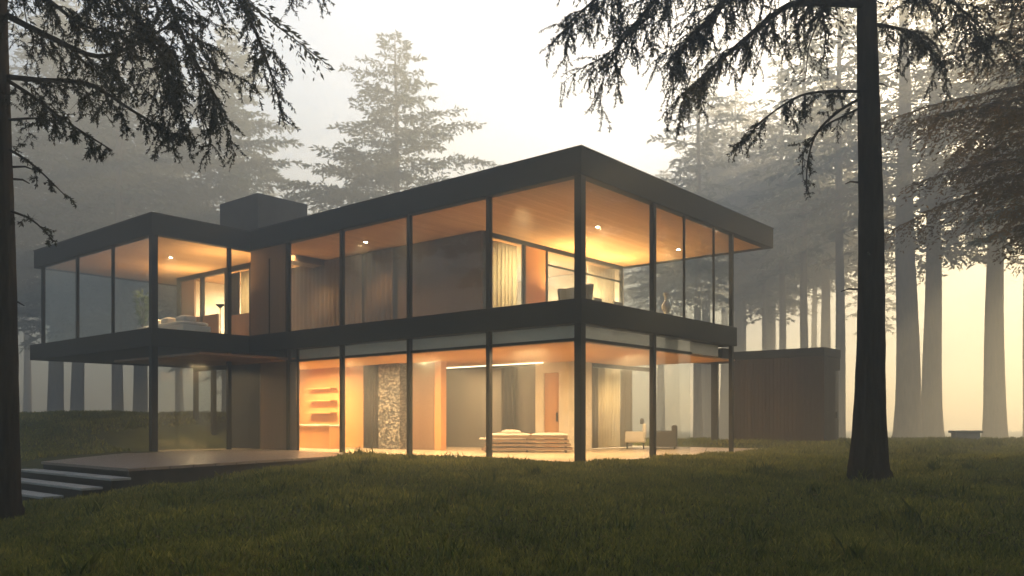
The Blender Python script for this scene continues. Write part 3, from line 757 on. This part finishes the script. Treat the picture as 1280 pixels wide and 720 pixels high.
copy_tree(bigB, 'misty conifer beside the left foreground trunk', at_px(70, 50), 2.6, 1.1, FG)
copy_tree(firA, 'smaller misty conifer low between the chimney and the pointed conifer', at_px(395, 60), 2.0, .78, FG)
copy_tree(canF, 'misty conifer rising behind the right roof corner', at_px(925, 64), 4.0, 1.1, FG)
copy_tree(tallC, 'conifer with straight trunk second right of the big dark trunk', at_px(1165, 46), 2.2, 1.1, FG, 1.04)
copy_tree(tallC, 'conifer with straight trunk near the right picture edge beside the stone bench', at_px(1243, 44), 4.1, 1.1, FG, 1.05)
copy_tree(tallC, 'dark crowned conifer just outside the right lawn corner', at_px(1345, 27), .7, .9, FG)
copy_tree(slimD, 'thin pale trunk directly left of the big dark trunk', at_px(1050, 42), 1.0, 1.05, FG)
copy_tree(slimD, 'thin faint trunk between the roof end and the shed roof', at_px(978, 52), 2.0, 1.0, FG)
copy_tree(slimD, 'dim trunk standing under the wing cantilever, nearer the left tree', at_px(98, 50), 3.0, 1.5, FG, 1.05)
copy_tree(slimD, 'dim trunk standing under the wing cantilever, nearer the glass', at_px(147, 46), 5.0, 1.2, FG, 1.05)
copy_tree(slimD, 'pale trunk seen through the ground floor right glass', at_px(872, 47), 4.4, .95, FG)
for px, d, a_, s_, l_ in ((1030, 58, 1.0, 1.05, 'wide misted crown behind the hanging bare twigs of the right tree'), (1290, 42, 4.0, .95, 'wide brownish crown over the stone bench, at the right picture edge'),
                     (960, 64, 0.3, 1.0, 'wide pale crown above the shed')):
    copy_tree(canF, l_, at_px(px, d), a_, s_, FG)
# distant row lost in the mist
FAR = ['faint far conifer just right of the left foreground trunk', 'faint far conifer seen under the wing slab beside the glass', 'faint far conifer left of the chimney block',
       'faint far crown over the right fascia, nearest the roof corner', 'faint far slim trunk seen through the last right upper pane', 'faint far slim trunk right of the slab end', 'faint far slim trunk above the left end of the shed',
       'faint far slim trunk above the right end of the shed', 'faint far slim trunk just right of the big dark trunk', 'faint far wide crown above the right roof end', 'faint far wide crown between the roof end and the hanging twigs',
       'faint far slim tree in front of the pale glow above the shed roof', 'far conifer hidden behind the left foreground trunk', 'far small conifer behind the middle of the house', 'far small conifer behind the high roof corner']
for i, (px, d, src, s) in enumerate(((35, 84, canF, 1.0), (225, 84, canF, 1.05), (335, 72, firA, .95), (825, 76, canF, 1.0), (885, 60, slimD, 1.0), (930, 66, slimD, 1.0), (955, 60, slimD, .85),
                                    (1030, 62, slimD, 1.1), (1100, 70, slimD, .9), (905, 72, canF, 1.0), (967, 70, canF, .95), (1018, 80, slimD, 1.3), (-30, 50, canF, .9), (600, 95, firA, .6), (700, 90, bigB, .5))):
    copy_tree(src, FAR[i], at_px(px, d), rnd.uniform(0, 6), s*rnd.uniform(.95, 1.05), 'farthest conifers lost in the mist')

# unseen trees added around the camera: high wide crowns that keep the lawn and the near air dark
shadeE = make_tree(dict(h=23, r0=.3, crown0=10.3, rad=9.8, seed=44, nb=140, leaf=.55, dens=11, hang=.15, width=.5, limb_r=.07), 'added unseen shade conifer behind the viewpoint, left', (-5.5, -5, gz(-5.5, -5)), 'near wood around the viewpoint', mt=bark_d, mf=needle_d)
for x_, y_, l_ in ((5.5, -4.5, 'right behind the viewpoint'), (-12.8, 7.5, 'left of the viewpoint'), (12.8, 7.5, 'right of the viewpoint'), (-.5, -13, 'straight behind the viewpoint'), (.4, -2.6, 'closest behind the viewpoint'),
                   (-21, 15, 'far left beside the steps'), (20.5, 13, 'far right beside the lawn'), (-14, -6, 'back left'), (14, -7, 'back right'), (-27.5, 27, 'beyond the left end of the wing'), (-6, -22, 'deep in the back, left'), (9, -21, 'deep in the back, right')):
    copy_tree(shadeE, 'added unseen shade conifer, '+l_, (x_, y_, gz(x_, y_)-.05), rnd.uniform(0, 6), rnd.uniform(.95, 1.1), 'near wood around the viewpoint')

copy_tree(bigB, 'high crowned conifer outside the right edge, behind the brown drooping one', (24.5, 31, gz(24.5, 31)-.05), 2.0, .95, 'near wood around the viewpoint')
# low hanging brown crown reaching in from the right
make_tree(dict(h=19, r0=.27, crown0=5.6, rad=6.6, seed=71, nb=110, leaf=.11, dens=28, hang=.95, width=.34, limb_r=.06), 'nearer conifer outside the right edge whose brown drooping crown fills the upper right corner', (14.9, 21.5, gz(14.9, 21.5)-.05), mf=needle_w)

# ---- the two foreground trees, with limbs laid out where they hang
def px3(px, py, d): return Vector(((px-640)/1045*d, d, 1-(py-525)/1045*d))
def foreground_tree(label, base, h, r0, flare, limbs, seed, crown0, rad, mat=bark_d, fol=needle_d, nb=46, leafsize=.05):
    rnd = random.Random(seed)
    root = thing('conifer_tree', label, 'tree', base)
    tm, P = trunk_mb(h, r0, rnd, sides=72, lean=.004, flare=flare, n=90)
    ns = 72; ph = [rnd.uniform(0, 6.28) for _ in range(6)]
    for i, p in enumerate(P):
        for k in range(ns):
            v = tm.v[i*ns+k]; dx, dy = v[0]-p[0], v[1]-p[1]; a = k*2*math.pi/ns; z = p[2]
            f = abs(math.sin(a*9+ph[0]+.8*math.sin(z*1.7+ph[1])+.5*math.sin(z*4.1+a*3)))*.6+abs(math.sin(a*17+ph[2]+1.1*math.sin(z*2.9+ph[3])))*.4
            g = 1-.07*(1-f)+.012*math.sin(z*7+a*5+ph[4]); tm.v[i*ns+k] = (p[0]+dx*g, p[1]+dy*g, v[2])
    for q in range(7):                                   # snapped dead stubs
        z = rnd.uniform(2.2, 7.5); a = rnd.uniform(0, 6.28); L = rnd.uniform(.08, .3)
        x0, y0 = np.interp(z, [p[2] for p in P], [p[0] for p in P]), np.interp(z, [p[2] for p in P], [p[1] for p in P])
        c, s_ = math.cos(a), math.sin(a)
        tm.ring([(x0+c*r0*.7, y0+s_*r0*.7, z), (x0+c*(r0+L*.5), y0+s_*(r0+L*.5), z+.03), (x0+c*(r0+L), y0+s_*(r0+L), z-.01)], [.022, .016, .008], 6)
    tm.build('trunk', mat, root, smooth=True)
    LP_, LD, LL = [], [], []
    B = Vector(base)
    def twig(m, p, d, L, r, depth, bare, gd):
        n = 6; pts = [p]; dd = d.normalized()
        for i in range(n):
            dd = (dd+Vector((rnd.gauss(0, .14), rnd.gauss(0, .14), rnd.gauss(-gd, .1)))).normalized()
            pts.append(pts[-1]+dd*L/n)
        m.ring(pts, [r*(1-.8*i/n) for i in range(n+1)], 4 if depth else 6, cap=False)
        if depth:
            for i in range(1, n+1):
                for q in range(2 if depth > 1 else 2):
                    sd_ = (pts[i]-pts[i-1]).normalized(); rv = Vector((rnd.gauss(0, 1), rnd.gauss(0, 1), rnd.gauss(-.3, .6)))
                    nd = (sd_*.8+rv.normalized()*.9)
                    twig(m, pts[i].lerp(pts[i-1], rnd.random()), nd, L*rnd.uniform(.28, .5), r*.45, depth-1, bare, gd*1.3)
        if depth <= 1 and rnd.random() > bare:
            k = int(L*170*(1 if depth == 0 else .7))+6
            for i in range(k):
                t = rnd.random()*n; a = min(int(t), n-1); q = pts[a].lerp(pts[a+1], t-a)
                dr_ = (pts[a+1]-pts[a]).normalized()
                LP_.append(q); LD.append(dr_*.6+Vector((rnd.gauss(0, .55), rnd.gauss(0, .55), rnd.gauss(-.25, .5)))); LL.append(leafsize*.95*rnd.uniform(.6, 1.4))
    for (path, r, ntw, tl, bare, gd) in limbs:
        pts = [v-B for v in path]
        # resample smoothly
        fine = []
        for i in range(len(pts)-1):
            p0 = pts[max(i-1, 0)]; p1 = pts[i]; p2 = pts[i+1]; p3 = pts[min(i+2, len(pts)-1)]
            for s in range(5):
                t = s/5
                fine.append(.5*((2*p1)+(p2-p0)*t+(2*p0-5*p1+4*p2-p3)*t*t+(3*p1-p0-3*p2+p3)*t**3))
        fine.append(pts[-1]); n = len(fine)-1
        m = MB(); m.ring(fine, [r*(1-.85*i/n)+.004 for i in range(n+1)], 8, cap=False)
        for i in range(ntw):
            t = (.12+.88*(i+rnd.random())/ntw)*n; a = min(int(t), n-1); p = fine[a].lerp(fine[a+1], t-a); d = (fine[a+1]-fine[a]).normalized()
            rv = Vector((rnd.gauss(0, .8), rnd.gauss(0, .8), rnd.gauss(-.35, .5)))
            twig(m, p, d*rnd.uniform(.5, 1)+rv.normalized()*.8, tl*.88*rnd.uniform(.5, 1.1)*(1-.35*t/n), r*.2*(1-.5*t/n)+.0025, 1, bare, gd*.85)
        m.build('limb', mat, root, smooth=True)
    LP_ = np.array([tuple(p) for p in LP_]); LD = np.array([tuple(p) for p in LD]); LL = np.array(LL)
    # upper crown
    um = MB(); UP, UD, UL = [], [], []
    for i in range(nb):
        t = (i+rnd.random()*.8)/nb; z = crown0+(h-crown0)*t
        L = rad*((1-t)**.7)*rnd.uniform(.6, 1.1)+.3; az = i*2.399+rnd.uniform(-.4, .4)
        x = np.interp(z, [p[2] for p in P], [p[0] for p in P]); y = np.interp(z, [p[2] for p in P], [p[1] for p in P])
        pts = path_pts((x, y, z), az, L, .15*L, .35*L, rnd=rnd)
        um.ring(pts, [.06*(1-.85*k/6) for k in range(7)], 5, cap=False)
        spray(pts, L, UP, UD, UL, rnd, 14, .13, .5, start=.12)
    um.build('upper_limbs', mat, root)
    UP = np.array([tuple(p) for p in UP]); UD = np.array([tuple(p) for p in UD]); UL = np.array(UL)
    P_ = np.concatenate([LP_, UP]); D_ = np.concatenate([LD, UD]); L_ = np.concatenate([LL, UL])
    W_ = np.concatenate([LL*.27, UL*.3])
    leaves(P_, D_, L_, W_, mat=fol, name='crown', parent=root)
    print('foreground leaves', len(LP_), len(UP))
    return root

lb = Vector((-(640+1)/1045*13.6, 13.6, 0)); lb.z = gz(lb.x, lb.y)
dL = 13.4
left_limbs = [
 ([px3(10, 20, 13.6), px3(60, 45, 13), px3(120, 70, 12.6), px3(170, 55, 12), px3(230, 20, 11.8)], .05, 20, 1.3, .1, .1),
 ([px3(8, 96, 13.6), px3(50, 100, 13.2), px3(110, 105, 12.8), px3(165, 138, 12.3), px3(222, 172, 12)], .045, 20, .9, .35, .05),
 ([px3(8, 100, 13.6), px3(40, 120, 13.2), px3(80, 150, 12.8), px3(140, 188, 12.4)], .03, 14, .8, .2, .08),
 ([px3(8, 150, 13.6), px3(40, 148, 13.2), px3(60, 150, 13), px3(100, 165, 12.8)], .02, 7, .4, .5, .05),
 ([px3(8, 185, 13.6), px3(40, 205, 13.3), px3(82, 245, 13)], .022, 7, .4, .6, .05),
 ([px3(8, 262, 13.6), px3(40, 275, 13.3), px3(68, 302, 13)], .018, 6, .35, .6, .05),
 ([px3(8, -120, 13.6), px3(100, -110, 13), px3(190, -40, 12.4), px3(230, 50, 12), px3(275, 130, 11.8)], .07, 34, 1.6, .0, .12),
 ([px3(8, -160, 13.6), px3(140, -160, 13), px3(250, -70, 12.6), px3(310, 20, 12.4), px3(340, 95, 12.3)], .07, 22, 1.25, .1, .1),
 ([px3(8, -60, 13.6), px3(80, -50, 13), px3(150, 0, 12), px3(195, 60, 11.6), px3(215, 110, 11.5)], .06, 30, 1.4, .0, .12),
 ([px3(8, -30, 13.6), px3(60, 0, 13), px3(100, 30, 12.6), px3(135, 40, 12.2)], .04, 16, 1.0, .1, .1),
 ([px3(30, -140, 13.6), px3(180, -150, 13.4), px3(300, -90, 13), px3(370, -20, 13)], .05, 18, 1.2, .1, .1),
]
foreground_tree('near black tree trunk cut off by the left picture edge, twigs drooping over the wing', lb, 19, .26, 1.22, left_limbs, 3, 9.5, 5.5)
rb = Vector(((1087-640)/1045*15.6, 15.6, 0)); rb.z = gz(rb.x, rb.y)-.02
right_limbs = [
 ([px3(1085, 5, 15.6), px3(1030, 4, 15.2), px3(985, 7, 15), px3(930, 50, 14.6), px3(890, 85, 14.3), px3(855, 118, 14)], .075, 34, 1.3, .05, .16),
 ([px3(1085, -110, 15.6), px3(1000, -110, 15), px3(900, -60, 14.5), px3(820, 0, 14), px3(765, 70, 13.8)], .08, 44, 1.7, .0, .12),
 ([px3(1085, -90, 15.6), px3(960, -120, 15), px3(860, -70, 14.6), px3(770, -20, 14), px3(715, 25, 13.6)], .07, 36, 1.4, .0, .1),
 ([px3(1085, -60, 15.6), px3(1000, -70, 15.2), px3(940, -40, 14.8), px3(880, 30, 14.5), px3(840, 70, 14.2)], .07, 40, 1.6, .0, .14),
 ([px3(1085, 115, 15.6), px3(1040, 114, 15.4), px3(1000, 120, 15.2), px3(960, 145, 15), px3(935, 170, 14.8)], .03, 14, .9, .2, .1),
 ([px3(1085, 118, 15.6), px3(1050, 138, 15.4), px3(1022, 165, 15.3), px3(1010, 200, 15.2), px3(1008, 240, 15.2)], .028, 10, .55, .55, .06),
 ([px3(1085, 130, 15.6), px3(1055, 145, 15.8), px3(1028, 160, 16), px3(1005, 190, 16.1), px3(1004, 225, 16.2)], .02, 8, .45, .6, .06),
 ([px3(1085, -20, 15.6), px3(1140, -30, 16), px3(1200, 10, 16.5), px3(1240, 50, 17)], .05, 26, 1.5, .0, .14),
 ([px3(1085, 30, 15.6), px3(1120, 35, 16.2), px3(1150, 50, 17), px3(1185, 90, 17.5)], .035, 16, 1.1, .0, .14),
 ([px3(1085, -100, 15.6), px3(1170, -120, 16), px3(1260, -70, 16.5), px3(1330, 0, 17)], .06, 30, 1.8, .0, .14),
]
foreground_tree('big dark foreground trunk on the right lawn with foliage hanging to the left', rb, 20, .262, 1.5, right_limbs, 8, 9.5, 5.5)

# ------------------------------------------------------------------ grass
def scatter(n, dmin, dmax):
    u = RNG.random(n); d = dmin*(dmax/dmin)**u            # density falls as 1/d^2 over a widening wedge
    x = (RNG.random(n)*2-1)*(d*.66+1.5); return x, d
gx_, gy_ = scatter(260000, 7.6, 36)
X_, Y_ = loc(gx_, gy_)
tc_n = 240; tcx, tcy = scatter(tc_n, 8.2, 30)
_tX, _tY = loc(tcx, tcy); tk = np.where((_tY > -1.2) & (_tX < 1.5), 1, RNG.integers(14, 46, tc_n)); tr = RNG.uniform(.05, .22, tc_n)
ti = np.repeat(np.arange(tc_n), tk); n_t = len(ti)
gx_ = np.concatenate([gx_, tcx[ti]+RNG.normal(0, 1, n_t)*tr[ti]]); gy_ = np.concatenate([gy_, tcy[ti]+RNG.normal(0, 1, n_t)*tr[ti]])
tall = np.concatenate([np.zeros(260000), RNG.uniform(.5, 1.6, tc_n)[ti]])
X_, Y_ = loc(gx_, gy_)
ok = ~((X_ < .38) & (X_ > -17.6) & (Y_ > -.4) & (Y_ < 12)) & ~((X_ < -5.4-.235*(Y_+8.35)) & (X_ > -14.5) & (Y_ > -8.4) & (Y_ < 0)) & ~((X_ < -5.15) & (X_ > -12.2) & (Y_ > -9.9) & (Y_ < -8.3)) & ~((X_<-13.7)&(X_>-17.6)&(Y_>-3.9)&(Y_<0))
ok &= ~((X_ < SX+.02) & (X_ > SX-5) & (Y_ > SY) & (Y_ < SY+2.3))
gx_, gy_, tall = gx_[ok], gy_[ok], tall[ok]; n = len(gx_)
patch = .5+.25*np.sin(gx_*1.7+2*np.sin(gy_*.9))+.25*np.sin(gy_*2.1+1.6*np.sin(gx_*1.2+1))
fine = .5+.5*np.sin(gx_*7.3+3*np.sin(gy_*5.1))*np.sin(gy_*6.1+2*np.sin(gx_*4.7))
Hh = (.035+.045*patch+.02*fine)*RNG.uniform(.6, 1.35, n)*(1+gy_/60)*(1+tall)
Wd = (.004+.0007*gy_)*RNG.uniform(.7, 1.4, n)
a = RNG.uniform(0, 6.28, n); sxv, syv = np.cos(a), np.sin(a)
b_ = RNG.uniform(0, 6.28, n); bend = RNG.uniform(.1, .8, n)*Hh
zb = height(gx_, gy_)-.005
V = np.empty((n, 5, 3))
def setv(k, off, w, lift):
    V[:, k, 0] = gx_+sxv*w+np.cos(b_)*off; V[:, k, 1] = gy_+syv*w+np.sin(b_)*off; V[:, k, 2] = zb+lift
setv(0, 0*bend, -Wd, 0*Hh); setv(1, 0*bend, Wd, 0*Hh); setv(2, bend*.35, Wd*.75, Hh*.55); setv(3, bend, 0*Wd, Hh); setv(4, bend*.35, -Wd*.75, Hh*.55)
tone = np.clip(.28-.22*tall+.5*patch*fine+RNG.normal(0, .16, n), 0, 1)
np_mesh('grass', V.reshape(-1, 3), np.arange(n*5).reshape(n, 5), grass_m, tone=np.repeat(tone, 5), label='short dark green lawn grass with uneven tufts', cat='grass', kind='stuff')

# fallen twigs and dry needles on the lawn
nl = 5200; lx_, ly_ = scatter(nl, 7.8, 26); lX, lY = loc(lx_, ly_)
k_ = (lY < -.6) | (lX > .6); k_ &= ~((lX < -5) & (lX > -13) & (lY > -10)); lx_, ly_ = lx_[k_], ly_[k_]; nl = len(lx_)
LPn = np.stack([lx_, ly_, height(lx_, ly_)+RNG.uniform(.02, .06, nl)], 1)
a_ = RNG.uniform(0, 6.28, nl); LDn = np.stack([np.cos(a_), np.sin(a_), RNG.uniform(-.2, .3, nl)], 1)
lt_ = leaves(LPn, LDn, RNG.uniform(.03, .11, nl), RNG.uniform(.006, .02, nl), mat=varied('dry_litter', (.1, .06, .03), (.22, .14, .07), 3, .9), name='fallen_needles')
tag(lt_, 'scattered dry twigs and needles fallen on the lawn', 'litter', kind='stuff')
